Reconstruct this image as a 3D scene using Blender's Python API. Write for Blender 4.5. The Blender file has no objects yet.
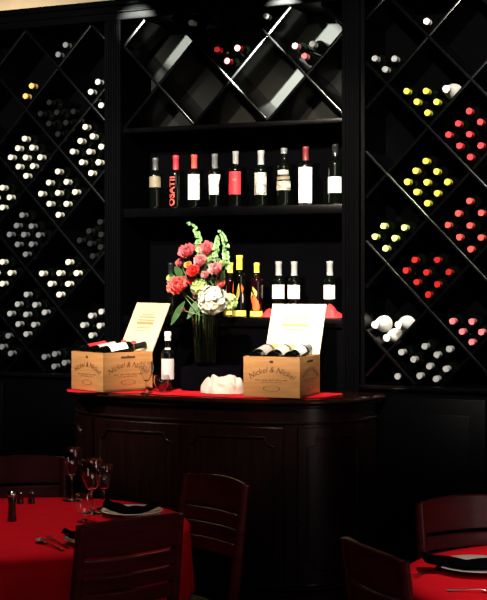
import bpy, bmesh, math, random
from mathutils import Vector, Matrix, noise
random.seed(7)
PI = math.pi
COL = bpy.context.scene.collection

# ---------------------------------------------------------------- camera frame
TH = math.radians(25.1); FPX = 1400.0; Z0 = 7.61; EYE = 1.64; HY = 275.0; CX = 243.5
Rv = Vector((math.cos(TH), math.sin(TH), 0)); Fv = Vector((-math.sin(TH), math.cos(TH), 0))
CAM = Vector((Z0*math.sin(TH), -Z0*math.cos(TH), EYE))

def ray(px, py):
    return Fv + Rv*((px-CX)/FPX) + Vector((0, 0, (HY-py)/FPX))
def on_y(px, py, Y):
    d = ray(px, py); t = (Y-CAM.y)/d.y
    return CAM + d*t
def on_z(px, py, Z):
    d = ray(px, py); t = (Z-CAM.z)/d.z
    return CAM + d*t
def at(lat, depth, z=0.0):
    p = CAM + Rv*lat + Fv*depth
    return Vector((p.x, p.y, z))
def wx(px, Y=0.0):
    return on_y(px, HY, Y).x

# ---------------------------------------------------------------- materials
def mat(name, col, rough=0.5, metal=0.0, var=0.0, vscale=8.0, bump=0.0, bscale=60.0, coat=0.0,
        trans=0.0, ior=1.45, col2=None, stretch=(1, 1, 1), spec=0.5, emit=None, emit_s=0.0, sheen=0.0):
    m = bpy.data.materials.new(name); m.use_nodes = True
    nt = m.node_tree; b = nt.nodes['Principled BSDF']
    b.inputs['Base Color'].default_value = (*col, 1)
    b.inputs['Roughness'].default_value = rough
    b.inputs['Metallic'].default_value = metal
    b.inputs['Coat Weight'].default_value = coat
    b.inputs['Coat Roughness'].default_value = 0.12
    b.inputs['Transmission Weight'].default_value = trans
    b.inputs['IOR'].default_value = ior
    b.inputs['Specular IOR Level'].default_value = spec
    b.inputs['Sheen Weight'].default_value = sheen
    if emit:
        b.inputs['Emission Color'].default_value = (*emit, 1); b.inputs['Emission Strength'].default_value = emit_s
    tc = nt.nodes.new('ShaderNodeTexCoord'); mp = nt.nodes.new('ShaderNodeMapping')
    mp.inputs['Scale'].default_value = stretch
    nt.links.new(tc.outputs['Object'], mp.inputs['Vector'])
    if var > 0 or col2:
        n = nt.nodes.new('ShaderNodeTexNoise'); n.inputs['Scale'].default_value = vscale; n.inputs['Detail'].default_value = 5
        nt.links.new(mp.outputs[0], n.inputs['Vector'])
        r = nt.nodes.new('ShaderNodeValToRGB')
        c2 = col2 if col2 else tuple(c*(1-var) for c in col)
        r.color_ramp.elements[0].position = 0.35; r.color_ramp.elements[1].position = 0.65
        r.color_ramp.elements[0].color = (*c2, 1); r.color_ramp.elements[1].color = (*col, 1)
        nt.links.new(n.outputs['Fac'], r.inputs['Fac']); nt.links.new(r.outputs['Color'], b.inputs['Base Color'])
    if bump > 0:
        n = nt.nodes.new('ShaderNodeTexNoise'); n.inputs['Scale'].default_value = bscale; n.inputs['Detail'].default_value = 3
        nt.links.new(mp.outputs[0], n.inputs['Vector'])
        bp = nt.nodes.new('ShaderNodeBump'); bp.inputs['Strength'].default_value = bump; bp.inputs['Distance'].default_value = 0.01
        nt.links.new(n.outputs['Fac'], bp.inputs['Height']); nt.links.new(bp.outputs[0], b.inputs['Normal'])
    return m

M = {}
M['rack'] = mat('black_lacquer', (0.0005, 0.0005, 0.0008), 0.3, var=0.3, vscale=6, bump=0.05, bscale=90, spec=0.14)
M['pilaster'] = mat('pilaster_black', (0.0004, 0.0004, 0.0007), 0.6, spec=0.025, var=0.3, vscale=6)
M['rack_edge'] = mat('highlighted_black_edge', (0.0009, 0.0009, 0.0012), 0.2, var=0.5, vscale=14, spec=0.5)  # slightly lighter, glossier black standing in for highlights along the board edges
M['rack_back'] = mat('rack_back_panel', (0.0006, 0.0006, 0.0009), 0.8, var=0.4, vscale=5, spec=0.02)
M['rack_back2'] = mat('upper_back_panel', (0.0042, 0.0046, 0.0037), 0.6, var=0.4, vscale=5, spec=0.2)  # black panel lightened in colour so the lit patches show
M['wall'] = mat('cream_plaster', (0.62, 0.47, 0.28), 0.85, var=0.12, bump=0.15)
M['darkwall'] = mat('dark_plaster', (0.02, 0.018, 0.018), 0.8, var=0.2)
M['floor'] = mat('dark_carpet', (0.012, 0.006, 0.006), 0.95, var=0.4, vscale=30, bump=0.3)
M['cab'] = mat('dark_mahogany', (0.0075, 0.0016, 0.0018), 0.28, var=0.45, vscale=7, stretch=(6, 6, 0.6), coat=0.25)
M['cabtop'] = mat('polished_mahogany_top', (0.016, 0.005, 0.003), 0.2, var=0.4, vscale=6, stretch=(1, 8, 1), coat=0.6)
M['chair'] = mat('chair_mahogany', (0.07, 0.006, 0.008), 0.4, var=0.4, vscale=6, stretch=(1, 1, 5), coat=0.05, spec=0.15)
M['seatpad'] = mat('black_vinyl_seat', (0.01, 0.008, 0.008), 0.45, bump=0.1)
M['brass'] = mat('aged_brass', (0.35, 0.22, 0.09), 0.3, metal=1.0)
M['pine'] = mat('pine_box_wood', (0.56, 0.27, 0.095), 0.6, var=0.22, vscale=5, stretch=(1, 1, 12), bump=0.05)
M['pine_in'] = mat('pine_box_inside', (0.36, 0.2, 0.09), 0.7, var=0.3, vscale=5, stretch=(1, 1, 8))
M['lidwood'] = mat('pale_lid_wood', (0.56, 0.515, 0.37), 0.55, var=0.06, vscale=5, stretch=(10, 1, 1))
M['ink'] = mat('burnt_brown_print', (0.12, 0.035, 0.015), 0.7, var=0.4, vscale=60)
M['fink'] = mat('faint_orange_print', (0.42, 0.2, 0.06), 0.7, var=0.1, vscale=40)
M['cloth'] = mat('red_table_linen', (0.58, 0.0025, 0.012), 0.85, var=0.12, vscale=9, bump=0.12, bscale=180, spec=0.1)
M['runner'] = mat('red_runner_linen', (0.72, 0.008, 0.02), 0.8, var=0.2, vscale=14, bump=0.1, bscale=200, spec=0.2)
M['satin'] = mat('coral_red_satin', (0.82, 0.04, 0.05), 0.5, var=0.4, vscale=20, bump=0.3, bscale=30)
M['towel'] = mat('white_cotton', (0.66, 0.58, 0.52), 0.9, var=0.12, vscale=12, bump=0.35, bscale=120)
M['blackcloth'] = mat('black_linen', (0.0018, 0.0018, 0.003), 0.85, spec=0.0, var=0.3, bump=0.1)
M['glassblack'] = mat('dark_bottle_glass', (0.0012, 0.0018, 0.0012), 0.07, coat=0.3)
M['glassamber'] = mat('amber_bottle_glass', (0.006, 0.001, 0.0015), 0.07, coat=0.3)
M['china'] = mat('white_china', (0.42, 0.38, 0.36), 0.15, coat=0.4)
M['steel'] = mat('polished_steel', (0.75, 0.72, 0.7), 0.18, metal=1.0)
M['mill'] = mat('black_mill_wood', (0.01, 0.008, 0.008), 0.25, coat=0.4)
M['glass'] = mat('clear_glass', (1, 1, 1), 0.02, trans=1.0, ior=1.45)
M['vaseglass'] = mat('vase_glass', (0.93, 1.0, 0.93), 0.03, trans=1.0, ior=1.35)
M['water'] = mat('vase_water', (0.8, 0.9, 0.8), 0.0, trans=1.0, ior=1.2)
M['redwine'] = mat('red_wine', (0.12, 0.003, 0.008), 0.05, coat=0.3)
M['stem'] = mat('flower_stem_green', (0.09, 0.17, 0.05), 0.5, var=0.3)
M['leaf'] = mat('dark_leaf_green', (0.04, 0.11, 0.03), 0.45, var=0.4, vscale=30)
M['bells'] = mat('pale_green_bells', (0.36, 0.68, 0.28), 0.55, var=0.3, vscale=40)
M['hydr_w'] = mat('white_hydrangea_petal', (0.85, 0.83, 0.66), 0.6, var=0.1, vscale=30)
M['hydr_g'] = mat('green_hydrangea_petal', (0.5, 0.66, 0.25), 0.6, var=0.3, vscale=30)
M['peony'] = mat('crimson_petal', (0.62, 0.015, 0.03), 0.55, var=0.5, vscale=55, col2=(0.9, 0.3, 0.26))  # pale second colour paints highlights into the petals
M['pink'] = mat('coral_pink_petal', (0.85, 0.12, 0.12), 0.55, var=0.4, vscale=50, col2=(0.95, 0.6, 0.5))  # paler noise tone standing in for petal highlights
M['dusty'] = mat('dusty_pink_petal', (0.6, 0.12, 0.16), 0.6, col2=(0.8, 0.45, 0.45), vscale=50)  # lighter second tone, again as painted petal highlights
M['coral'] = mat('red_coral_petal', (0.85, 0.06, 0.05), 0.55, var=0.3, vscale=30)
M['peach'] = mat('peach_yellow_petal', (0.85, 0.55, 0.16), 0.55, var=0.3, vscale=30)

def capm(n, c, c2=None, rough=0.4):
    M[n] = mat('foil_' + n, c, rough, var=0.15 if not c2 else 0, col2=c2, vscale=25)
capm('white', (0.86, 0.84, 0.66)); capm('bright white', (0.9, 0.9, 0.86)); capm('grey', (0.16, 0.17, 0.18), rough=0.25)
capm('silver', (0.34, 0.35, 0.35), rough=0.3); capm('black', (0.012, 0.013, 0.014), rough=0.2)
capm('orange', (0.85, 0.5, 0.14)); capm('yellow', (0.85, 0.74, 0.08)); capm('pale yellow', (0.66, 0.74, 0.22))
capm('scarlet', (0.85, 0.035, 0.05)); capm('coral red', (0.85, 0.09, 0.07)); capm('dark red', (0.45, 0.018, 0.015), rough=0.25)
capm('dark grey', (0.07, 0.07, 0.075), rough=0.3); capm('pink', (0.8, 0.2, 0.24)); capm('dull red', (0.16, 0.02, 0.025)); capm('cream', (0.74, 0.76, 0.6))
M['lab_white'] = mat('white_paper_label', (0.9, 0.9, 0.88), 0.6, var=0.03)
M['lab_red'] = mat('red_paper_label', (0.8, 0.03, 0.05), 0.6, var=0.2)
M['lab_tan'] = mat('tan_paper_label', (0.2, 0.17, 0.11), 0.6, col2=(0.16, 0.13, 0.09), vscale=40)
M['lab_mot'] = mat('mottled_art_label', (0.72, 0.7, 0.6), 0.6, col2=(0.1, 0.07, 0.05), vscale=42)
M['lab_mot2'] = mat('banded_art_label', (0.75, 0.72, 0.55), 0.6, col2=(0.08, 0.07, 0.05), vscale=30, stretch=(0.5, 0.5, 2.6))
M['lab_orange'] = mat('orange_print', (0.9, 0.12, 0.02), 0.5, var=0.2, vscale=40)
M['lab_yel'] = mat('yellow_print', (0.85, 0.7, 0.12), 0.5, var=0.15, vscale=40)
M['lab_pale'] = mat('pale_grey_label', (0.55, 0.5, 0.5), 0.6, var=0.1)

# ---------------------------------------------------------------- mesh builder
class MB:
    def __init__(s): s.v = []; s.f = []
    def add(s, vs, fs, mtx=None):
        k = len(s.v)
        s.v += [tuple(mtx @ Vector(v)) if mtx else tuple(v) for v in vs]
        s.f += [tuple(i+k for i in f) for f in fs]
        return s
    def box(s, lo, hi, mtx=None, bev=0.0):
        (x0, y0, z0), (x1, y1, z1) = lo, hi
        if bev <= 0:
            vs = [(x0, y0, z0), (x1, y0, z0), (x1, y1, z0), (x0, y1, z0), (x0, y0, z1), (x1, y0, z1), (x1, y1, z1), (x0, y1, z1)]
            return s.add(vs, [(0, 3, 2, 1), (4, 5, 6, 7), (0, 1, 5, 4), (1, 2, 6, 5), (2, 3, 7, 6), (3, 0, 4, 7)], mtx)
        bm = bmesh.new(); bmesh.ops.create_cube(bm, size=1)
        for v in bm.verts:
            v.co = Vector(((x0+x1)/2+v.co.x*(x1-x0), (y0+y1)/2+v.co.y*(y1-y0), (z0+z1)/2+v.co.z*(z1-z0)))
        bmesh.ops.bevel(bm, geom=bm.edges[:], offset=bev, segments=2, affect='EDGES', profile=0.6)
        bm.verts.index_update()
        vs = [v.co.copy() for v in bm.verts]; fs = [[v.index for v in f.verts] for f in bm.faces]
        bm.free(); return s.add(vs, fs, mtx)
    def lathe(s, prof, seg=20, mtx=None, cap=True):
        vs = []; fs = []; n = len(prof)
        for (r, z) in prof:
            for k in range(seg):
                a = 2*PI*k/seg; vs.append((r*math.cos(a), r*math.sin(a), z))
        for i in range(n-1):
            for k in range(seg):
                a, b = i*seg+k, i*seg+(k+1) % seg
                fs.append((a, b, b+seg, a+seg))
        if cap:
            if prof[0][0] > 1e-5: fs.append(tuple(reversed(range(seg))))
            if prof[-1][0] > 1e-5: fs.append(tuple(range((n-1)*seg, n*seg)))
        return s.add(vs, fs, mtx)
    def tube(s, pts, rad, seg=8, mtx=None, flat=1.0):
        pts = [Vector(p) for p in pts]; n = len(pts)
        rs = rad if isinstance(rad, (list, tuple)) else [rad]*n
        vs = []; fs = []; up = Vector((0, 0, 1))
        for i, p in enumerate(pts):
            t = (pts[min(i+1, n-1)]-pts[max(i-1, 0)]).normalized()
            a = t.cross(up)
            if a.length < 0.05: a = t.cross(Vector((0, 1, 0)))
            a.normalize(); b = a.cross(t).normalized()
            for k in range(seg):
                w = 2*PI*k/seg
                vs.append(p + a*math.cos(w)*rs[i] + b*math.sin(w)*rs[i]*flat)
        for i in range(n-1):
            for k in range(seg):
                q, r = i*seg+k, i*seg+(k+1) % seg
                fs.append((q, r, r+seg, q+seg))
        fs.append(tuple(reversed(range(seg)))); fs.append(tuple(range((n-1)*seg, n*seg)))
        return s.add(vs, fs, mtx)
    def grid(s, fn, nu, nv, thick=None, mtx=None):
        vs = [fn(i/nu, j/nv) for i in range(nu+1) for j in range(nv+1)]
        fs = [(i*(nv+1)+j, (i+1)*(nv+1)+j, (i+1)*(nv+1)+j+1, i*(nv+1)+j+1) for i in range(nu) for j in range(nv)]
        return s.add(vs, fs, mtx)
    def build(s, name, m, parent=None, smooth=True, solid=0.0, sub=0, ang=40):
        me = bpy.data.meshes.new(name); me.from_pydata(s.v, [], s.f)
        bm = bmesh.new(); bm.from_mesh(me); bmesh.ops.recalc_face_normals(bm, faces=bm.faces)
        bm.to_mesh(me); bm.free()
        if smooth:
            me.shade_smooth()
            try: me.set_sharp_from_angle(angle=math.radians(ang))
            except Exception: pass
        me.materials.append(M[m] if isinstance(m, str) else m)
        o = bpy.data.objects.new(name, me); COL.objects.link(o)
        if parent: o.parent = parent
        if solid:
            q = o.modifiers.new('solid', 'SOLIDIFY'); q.thickness = solid; q.offset = 0
        if sub:
            q = o.modifiers.new('sub', 'SUBSURF'); q.levels = sub; q.render_levels = sub
        return o

def tag(o, label, cat, group=None):
    o['label'] = label; o['category'] = cat
    if group: o['group'] = group
    return o
def struct(o): o['kind'] = 'structure'; return o
def empty(name, loc=(0, 0, 0), rz=0.0):
    o = bpy.data.objects.new(name, None); COL.objects.link(o)
    o.location = loc; o.rotation_euler = (0, 0, rz); o.empty_display_size = 0.1; return o
def dup(root):
    r = root.copy(); COL.objects.link(r)
    for k in ('label', 'group'):
        if k in r: del r[k]
    for ch in list(root.children):
        c = ch.copy(); COL.objects.link(c); c.parent = r
        for g in list(ch.children):
            d = g.copy(); COL.objects.link(d); d.parent = c
    return r

def text2d(s, size=1.0, shear=0.0, res=3, off=0.0, fine=False):
    cu = bpy.data.curves.new('lettering', 'FONT'); cu.body = s; cu.size = size; cu.shear = shear; cu.offset = off*size
    cu.align_x = 'CENTER'; cu.align_y = 'CENTER'; cu.resolution_u = res
    o = bpy.data.objects.new('lettering', cu); COL.objects.link(o)
    dg = bpy.context.evaluated_depsgraph_get(); dg.update()
    me = o.evaluated_get(dg).to_mesh()
    vs = [v.co.copy() for v in me.vertices]; fs = [tuple(p.vertices) for p in me.polygons]
    o.evaluated_get(dg).to_mesh_clear()
    bm = bmesh.new(); bv = [bm.verts.new(v) for v in vs]
    for f in fs:
        try: bm.faces.new([bv[i] for i in f])
        except ValueError: pass
    bmesh.ops.triangulate(bm, faces=bm.faces[:])
    if fine:
        for _ in range(3):
            es = [e for e in bm.edges if e.calc_length() > size*0.12]
            if es: bmesh.ops.subdivide_edges(bm, edges=es, cuts=1); bmesh.ops.triangulate(bm, faces=bm.faces[:])
    bm.verts.index_update(); vs = [v.co.copy() for v in bm.verts]; fs = [tuple(v.index for v in f.verts) for f in bm.faces]; bm.free()
    bpy.data.objects.remove(o); bpy.data.curves.remove(cu)
    return vs, fs

# ================================================================ ROOM
XL, XR = -3.6, 3.4
struct(MB().box((-4.2, -8.6, -0.1), (4.6, 0.5, 0.0)).build('floor', 'floor', smooth=False))
struct(MB().box((-4.2, -8.6, 3.75), (4.6, 0.5, 3.85)).build('ceiling', 'darkwall', smooth=False))
struct(MB().box((-4.2, 0.37, 0.0), (4.6, 0.5, 3.75)).build('wall_back', 'wall', smooth=False))
struct(MB().box((-4.3, -8.6, 0.0), (-4.2, 0.5, 3.75)).build('wall_left', 'darkwall', smooth=False))
struct(MB().box((4.6, -8.6, 0.0), (4.7, 0.5, 3.75)).build('wall_right', 'darkwall', smooth=False))
struct(MB().box((-4.2, -8.7, 0.0), (4.6, -8.6, 3.75)).build('wall_front', 'darkwall', smooth=False))

# ================================================================ RACK UNITS
CW, CH = 0.447, 0.4655
Z_BOT, Z_TOP = 1.07, 3.08
XPL0, XPL1 = wx(107.5), wx(123)
XPR0, XPR1 = wx(344), wx(361)
D_RACK = 0.33

# cornice running over all three units
cor = MB()
cor.box((XL, -0.035, Z_TOP), (XR, 0.36, 3.17), bev=0.006)
cor.box((XL, -0.05, 3.12), (XR, 0.0, 3.132), bev=0.004)
cor.box((XL, -0.06, 3.16), (XR, 0.36, 3.192), bev=0.008)
struct(cor.build('trim_1', 'rack'))

def clip_line(x0, z0, sx, xa, xb, za, zb):
    """line through (x0,z0) with direction (CW*sx, CH); clip to the rect"""
    dx, dz = CW*sx, CH
    t0, t1 = -1e9, 1e9
    for (p, d, lo, hi) in ((x0, dx, xa, xb), (z0, dz, za, zb)):
        a, b = (lo-p)/d, (hi-p)/d
        if a > b: a, b = b, a
        t0, t1 = max(t0, a), min(t1, b)
    if t1-t0 < 0.06: return None
    return (x0+dx*t0, z0+dz*t0), (x0+dx*t1, z0+dz*t1)
def dividers(parent, nx, nz, xa, xb, za, zb):
    T = 0.017
    for sx in (1, -1):
        seen = set()
        for k in range(-14, 15):
            seg = clip_line(nx+CW*k, nz, sx, xa, xb, za, zb)
            if not seg: continue
            (ax, az), (bx, bz) = seg
            L = math.hypot(bx-ax, bz-az); a = math.atan2(bz-az, bx-ax)
            mt = Matrix.Translation(((ax+bx)/2, 0, (az+bz)/2)) @ Matrix.Rotation(-a, 4, 'Y')
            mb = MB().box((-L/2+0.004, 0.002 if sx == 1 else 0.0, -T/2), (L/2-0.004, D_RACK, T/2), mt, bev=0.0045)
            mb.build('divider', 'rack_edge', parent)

def rack_unit(name, xa, xb, nx, nz, label):
    r = empty(name, (0, 0, 0)); tag(r, label, 'wine rack')
    MB().box((xa, D_RACK, 0.0), (xb, D_RACK+0.02, Z_TOP)).build('back_panel', 'rack_back', r, smooth=False)
    for x0 in (xa, xb-0.02): MB().box((x0, 0.0, Z_BOT), (x0+0.02, D_RACK, Z_TOP)).build('side_panel', 'rack', r, smooth=False)
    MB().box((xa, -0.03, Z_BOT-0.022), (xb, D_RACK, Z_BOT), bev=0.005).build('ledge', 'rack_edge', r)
    MB().box((xa, 0.0, 0.0), (xb, D_RACK, Z_BOT-0.022)).build('base_cabinet', 'rack', r, smooth=False)
    n = max(2, round((xb-xa)/0.62)); w = (xb-xa)/n
    for i in range(n):
        d = MB().box((xa+i*w+0.012, -0.02, 0.12), (xa+(i+1)*w-0.012, 0.0, Z_BOT-0.06), bev=0.004)
        d.box((xa+i*w+0.09, -0.028, 0.2), (xa+(i+1)*w-0.09, -0.018, Z_BOT-0.14), bev=0.005)
        dd = d.build('door', 'rack', r)
    dividers(r, nx, nz, xa+0.02, xb-0.02, Z_BOT, Z_TOP)
    return r

# left lattice: node at pixel (57.5, 147); right lattice: node at (427.5, 218.5); centre node at (267.4,115)
nL = on_y(57.5, 147.5, 0.0); nR = on_y(427.8, 218.0, 0.0)
rack_unit('lattice_wine_rack', XL, XPL0, nL.x, nL.z, 'tall black diamond-lattice wine rack left of the bottle shelves')
rack_unit('lattice_wine_rack', XPR1, XR, nR.x, nR.z, 'tall black diamond-lattice wine rack right of the bottle shelves, holding yellow and red caps')

# centre shelf unit
c = empty('shelf_unit'); tag(c, 'black open shelf unit between the two lattice racks, small diamond cells on top', 'shelf unit')
SH1, SH2, ZD = 2.015, 1.41, 2.47
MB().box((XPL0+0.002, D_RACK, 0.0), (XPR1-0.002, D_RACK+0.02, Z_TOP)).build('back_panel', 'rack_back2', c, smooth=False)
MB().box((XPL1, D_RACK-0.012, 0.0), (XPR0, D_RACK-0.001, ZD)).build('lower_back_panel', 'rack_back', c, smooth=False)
for xa, xb in ((XPL0+0.002, XPL1), (XPR0, XPR1-0.002)):
    p = MB(); p.box((xa, -0.03, 0.0), (xb, D_RACK, Z_TOP))
    n = 5; w = (xb-xa-0.02)/n
    for i in range(n):
        x = xa+0.01+w*(i+0.5)
        p.tube([(x, -0.031, 0.25), (x, -0.031, Z_TOP-0.01)], w*0.36, 8)
    p.box((xa+0.001, -0.045, 0.0), (xb-0.001, 0.0, 0.22), bev=0.006)
    p.build('pilaster', 'pilaster', c, ang=60)
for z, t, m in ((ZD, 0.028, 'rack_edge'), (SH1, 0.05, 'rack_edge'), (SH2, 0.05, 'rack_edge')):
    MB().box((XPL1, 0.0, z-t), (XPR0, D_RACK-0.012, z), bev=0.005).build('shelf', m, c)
MB().box((XPL1, 0.02, 0.0), (XPR0, D_RACK-0.012, SH2-0.05)).build('base_cabinet', 'rack', c, smooth=False)
nC = on_y(267.4, 117, 0.0)
dividers(c, nC.x, ZD, XPL1, XPR0, ZD, Z_TOP)

# ================================================================ BOTTLES
def body_profile(kind='bordeaux'):
    if kind == 'bordeaux':
        return [(0.0, 0.006), (0.028, 0.0), (0.0345, 0.003), (0.0355, 0.01), (0.0355, 0.187), (0.035, 0.195), (0.0335, 0.202),
                (0.029, 0.2075), (0.0215, 0.212), (0.0165, 0.218), (0.0142, 0.232), (0.0135, 0.285), (0.015, 0.287), (0.015, 0.297), (0.0, 0.297)]
    if kind == 'burgundy':
        return [(0.0, 0.006), (0.03, 0.0), (0.0375, 0.003), (0.039, 0.012), (0.039, 0.14), (0.037, 0.16), (0.030, 0.185),
                (0.021, 0.21), (0.016, 0.23), (0.0142, 0.25), (0.014, 0.285), (0.0155, 0.287), (0.0155, 0.297), (0.0, 0.297)]
    if kind == 'tall':
        return [(0.0, 0.006), (0.03, 0.0), (0.038, 0.003), (0.039, 0.012), (0.0395, 0.208), (0.039, 0.216), (0.037, 0.223), (0.032, 0.229),
                (0.0235, 0.234), (0.0175, 0.241), (0.0142, 0.255), (0.0135, 0.305), (0.015, 0.307), (0.015, 0.317), (0.0, 0.317)]
    if kind == 'champagne':
        return [(0.0, 0.01), (0.034, 0.0), (0.043, 0.004), (0.0445, 0.012), (0.0445, 0.15), (0.042, 0.175), (0.035, 0.205),
                (0.025, 0.24), (0.018, 0.265), (0.0165, 0.28), (0.0185, 0.285), (0.0185, 0.30), (0.0, 0.302)]
def body_mesh(kind, name, m, seg=20):
    return MB().lathe(body_profile(kind), seg).build(name, m)
def capsule_mb(top, l=0.062, r=0.0163, seg=18):
    return MB().lathe([(r*1.05, top-l), (r, top-l+0.01), (r*0.98, top-0.018), (r*1.09, top-0.015), (r*1.09, top-0.001), (r*1.0, top+0.0012), (r*0.5, top+0.0015), (0.0, top+0.001)], seg, cap=False)
def wrap(vs, r, a0):
    """2-D (u across in metres, v up) onto a cylinder facing angle a0"""
    out = []
    for v in vs:
        a = a0 + v[0]/r
        out.append((r*math.cos(a), r*math.sin(a), v[1]))
    return out
FACE = -PI/2 + math.radians(14)
def label_mb(r, z0, z1, w, a0=FACE, taper=0.0, n=14, top=0.0, tilt=0.0):
    vs = []; fs = []
    for i in range(n+1):
        for (z, k) in ((z0, 1-taper), (z1, 1.0)):
            u = (i/n-0.5)*w*k
            vs.append((u, z + (top*(1-(2*i/n-1)**2) if z == z1 else 0) + tilt*u))
    for i in range(n): fs.append((2*i, 2*i+2, 2*i+3, 2*i+1))
    return MB().add(wrap(vs, r, a0), fs)

# ---- lying bottles in the lattice: (cap colour, cell phrase, group, points)
CELLS = []
def cell(colr, phrase, group, pts, y=0.02, style='std'):
    CELLS.append((colr, phrase, group, pts, y, style))
cell('orange', 'in the left rack, apart near the top', 'orange capped bottles in the left rack', [(29.3, 88.9), (22.6, 98.4)])
cell('bright white', 'in the left rack cell at the pilaster, near the top', 'bottles at the top right of the left rack', [(96.4, 83.3), (88.7, 93.6), (102.3, 107.9)])
cell('black', 'in the dim cell above the pale caps, left rack', 'black capped bottles in the left rack', [(49, 102.4), (40, 113.7), (56.4, 112.4), (73, 111.5), (48.5, 123.6), (65.5, 122.7), (57.5, 134)])
cell('grey', 'high in the left rack, topmost cell', 'grey capped bottles at the top of the left rack', [(65, 45), (56.7, 55.7)])
cell('white', 'in the left rack cell below the orange caps', 'cream capped bottles below the orange ones', [(23.7, 139.2), (16.5, 149.2), (31, 148.5), (9, 158.6), (24.2, 158.4), (39.5, 157.5), (16.5, 168.1), (31.2, 167.5), (24.2, 177.2)])
cell('white', 'in the uppermost full cell beside the left pilaster', 'cream capped bottles beside the left pilaster', [(83.5, 125.5), (92.1, 136.3), (79.9, 141), (101.4, 146.7), (88.9, 151.6), (71.6, 152.3), (80.6, 163.2), (98, 162.3), (89.9, 173.8)])
cell('white', 'in the central cell of the left rack', 'cream capped bottles in the central left cell', [(57.3, 171.5), (48.3, 182.6), (65.9, 181.9), (40.2, 194), (57.3, 192.9), (74.5, 192), (48.5, 204.2), (65.9, 203.9), (57.8, 215)])
cell('white', 'at the left picture edge, halfway up', 'cream capped bottles at the left edge', [(1.8, 187.7), (9, 197.4), (1.8, 207.5), (-6, 197.6)])
cell('grey', 'in the grey-capped cell at mid height, left rack', 'grey capped bottles in the left rack at mid height', [(20.8, 216.6), (14.7, 227), (30.9, 226.5), (7.2, 236.4), (22.4, 236.2), (37.2, 236), (15.3, 246), (30, 246), (23.3, 255.6)])
cell('black', 'in the shadowy mid cell beside the left pilaster', 'dark capped bottles beside the left pilaster', [(88.5, 237), (101, 235), (81, 246.5), (94.5, 246.6), (107, 243), (90.3, 257), (103, 255)])
cell('white', 'in the lowest cream-capped cell of the left rack', 'cream capped bottles low in the left rack', [(67.7, 262.2), (41.3, 273.5), (58.7, 273.2), (76, 273.2), (50, 283.8), (67.5, 284), (58.7, 294.7)])
cell('white', 'at the left picture edge, lower heap', 'cream capped bottles low at the left edge', [(1.8, 262), (9.7, 273), (1.8, 283.8), (-6, 273)])
cell('silver', 'in the lower left silver-capped heap', 'silver capped bottles low in the left rack', [(26, 294.6), (17, 304.3), (34.5, 305), (8.8, 314.4), (25.5, 314.6), (44, 312.5), (17, 324.9), (33.4, 324.9), (25, 335)])
cell('grey', 'at the left edge, bottom of the left rack', 'grey capped bottles at the bottom left', [(7.7, 335.9), (1.5, 347), (10, 353.5), (-7, 337)])
cell('silver', 'in the cell just above the left wooden box', 'silver capped bottles above the left box', [(90.8, 315.7), (107.3, 312), (82, 325.8), (99, 325.8), (90.8, 335.5)])
cell('grey', 'in the bottom cell left of the wooden box', 'grey capped bottles left of the wooden box', [(54, 355), (63.9, 363), (44, 357), (53.6, 366.5)])
cell('bright white', 'lone above the others, top of the right rack', None, [(425, 22.5)])
cell('silver', 'in the top cell beside the right pilaster', 'silver capped bottles at the top of the right rack', [(372.6, 60.4), (393.8, 59), (383.2, 71)])
cell('yellow', 'in the upper right cell with five yellow caps', 'yellow capped bottles in the upper cell', [(404, 93.5), (424.5, 92.5), (414.3, 104), (435.5, 102.7), (424.7, 115)])
cell('yellow', 'in the full yellow-capped cell of the right rack', 'yellow capped bottles in the full cell', [(425.2, 161.4), (414.2, 172.4), (436.3, 171.5), (404.1, 184.3), (425.7, 183), (447.2, 182), (413.7, 194.8), (436.3, 193.8), (424.7, 205.6)])
cell('scarlet', 'in the upper red-capped cell, right picture edge', 'scarlet capped bottles in the upper right cell', [(469, 111), (458, 123.5), (480, 122), (447.2, 135.8), (469, 134.3), (491, 133), (458, 147), (480.5, 145.5), (469, 158)])
cell('coral red', 'in the coral-capped cell below the scarlet ones', 'coral capped bottles in the middle right cell', [(469.3, 201), (458, 213.4), (480.9, 212.9), (446.7, 226), (469.6, 225.5), (492, 225), (458, 238.2), (480.8, 237.6), (469.3, 250.3)])
cell('dark red', 'in the dark red-capped cell of the right rack', 'dark red capped bottles in the right rack', [(414, 260.5), (437, 260), (402.7, 273.3), (425.7, 273), (448.5, 272.2), (414, 284.7), (437, 284.5), (425.7, 296.8)])
cell('pale yellow', 'in the cell with five pale caps beside the pilaster', 'pale yellow capped bottles beside the right pilaster', [(381.5, 228), (404, 227.6), (371, 240), (393, 239.8), (382, 251.8)])
cell('silver', 'in the bottom cell of the right rack', 'silver capped bottles at the bottom of the right rack', [(424.4, 346.4), (401.2, 352.3), (446.2, 350.8), (413.2, 359.6), (435.6, 357.9), (402.5, 371.5), (424.7, 369.8), (446.4, 369.6), (413.5, 381), (436.5, 380.3)])
cell('pink', 'in the pink-capped cell at the lower right edge', 'pink capped bottles at the lower right', [(449.5, 325.3), (471, 325.6), (460.2, 336), (482, 335.7), (471, 347.5)])
cell('bright white', 'in the champagne trio beside the right pilaster', 'white foiled sparkling wine bottles', [(375.6, 330), (398.3, 329.8), (386.8, 341.9)], 0.0, 'champ')
cell('bright white', 'behind the upper yellow caps, showing a white shoulder', None, [(443.5, 91.5)], 0.0, 'champ')
cell('scarlet', 'in the centre diamond above the shelf', 'scarlet capped bottles above the shelf', [(216.8, 49.4), (237.3, 48), (226.9, 60.9)])
cell('bright white', 'alone in the small diamond above the vase, top left', None, [(190.9, 22.7)])
cell('bright white', 'alone in the top diamond right of the scarlet caps', None, [(266, 16)])
cell('pink', 'in the right diamond above the shelf', 'pink capped bottles above the shelf', [(294.9, 45.9), (303.9, 56)])
cell('silver', 'beside the pink caps above the shelf', None, [(312, 44)])

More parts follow.
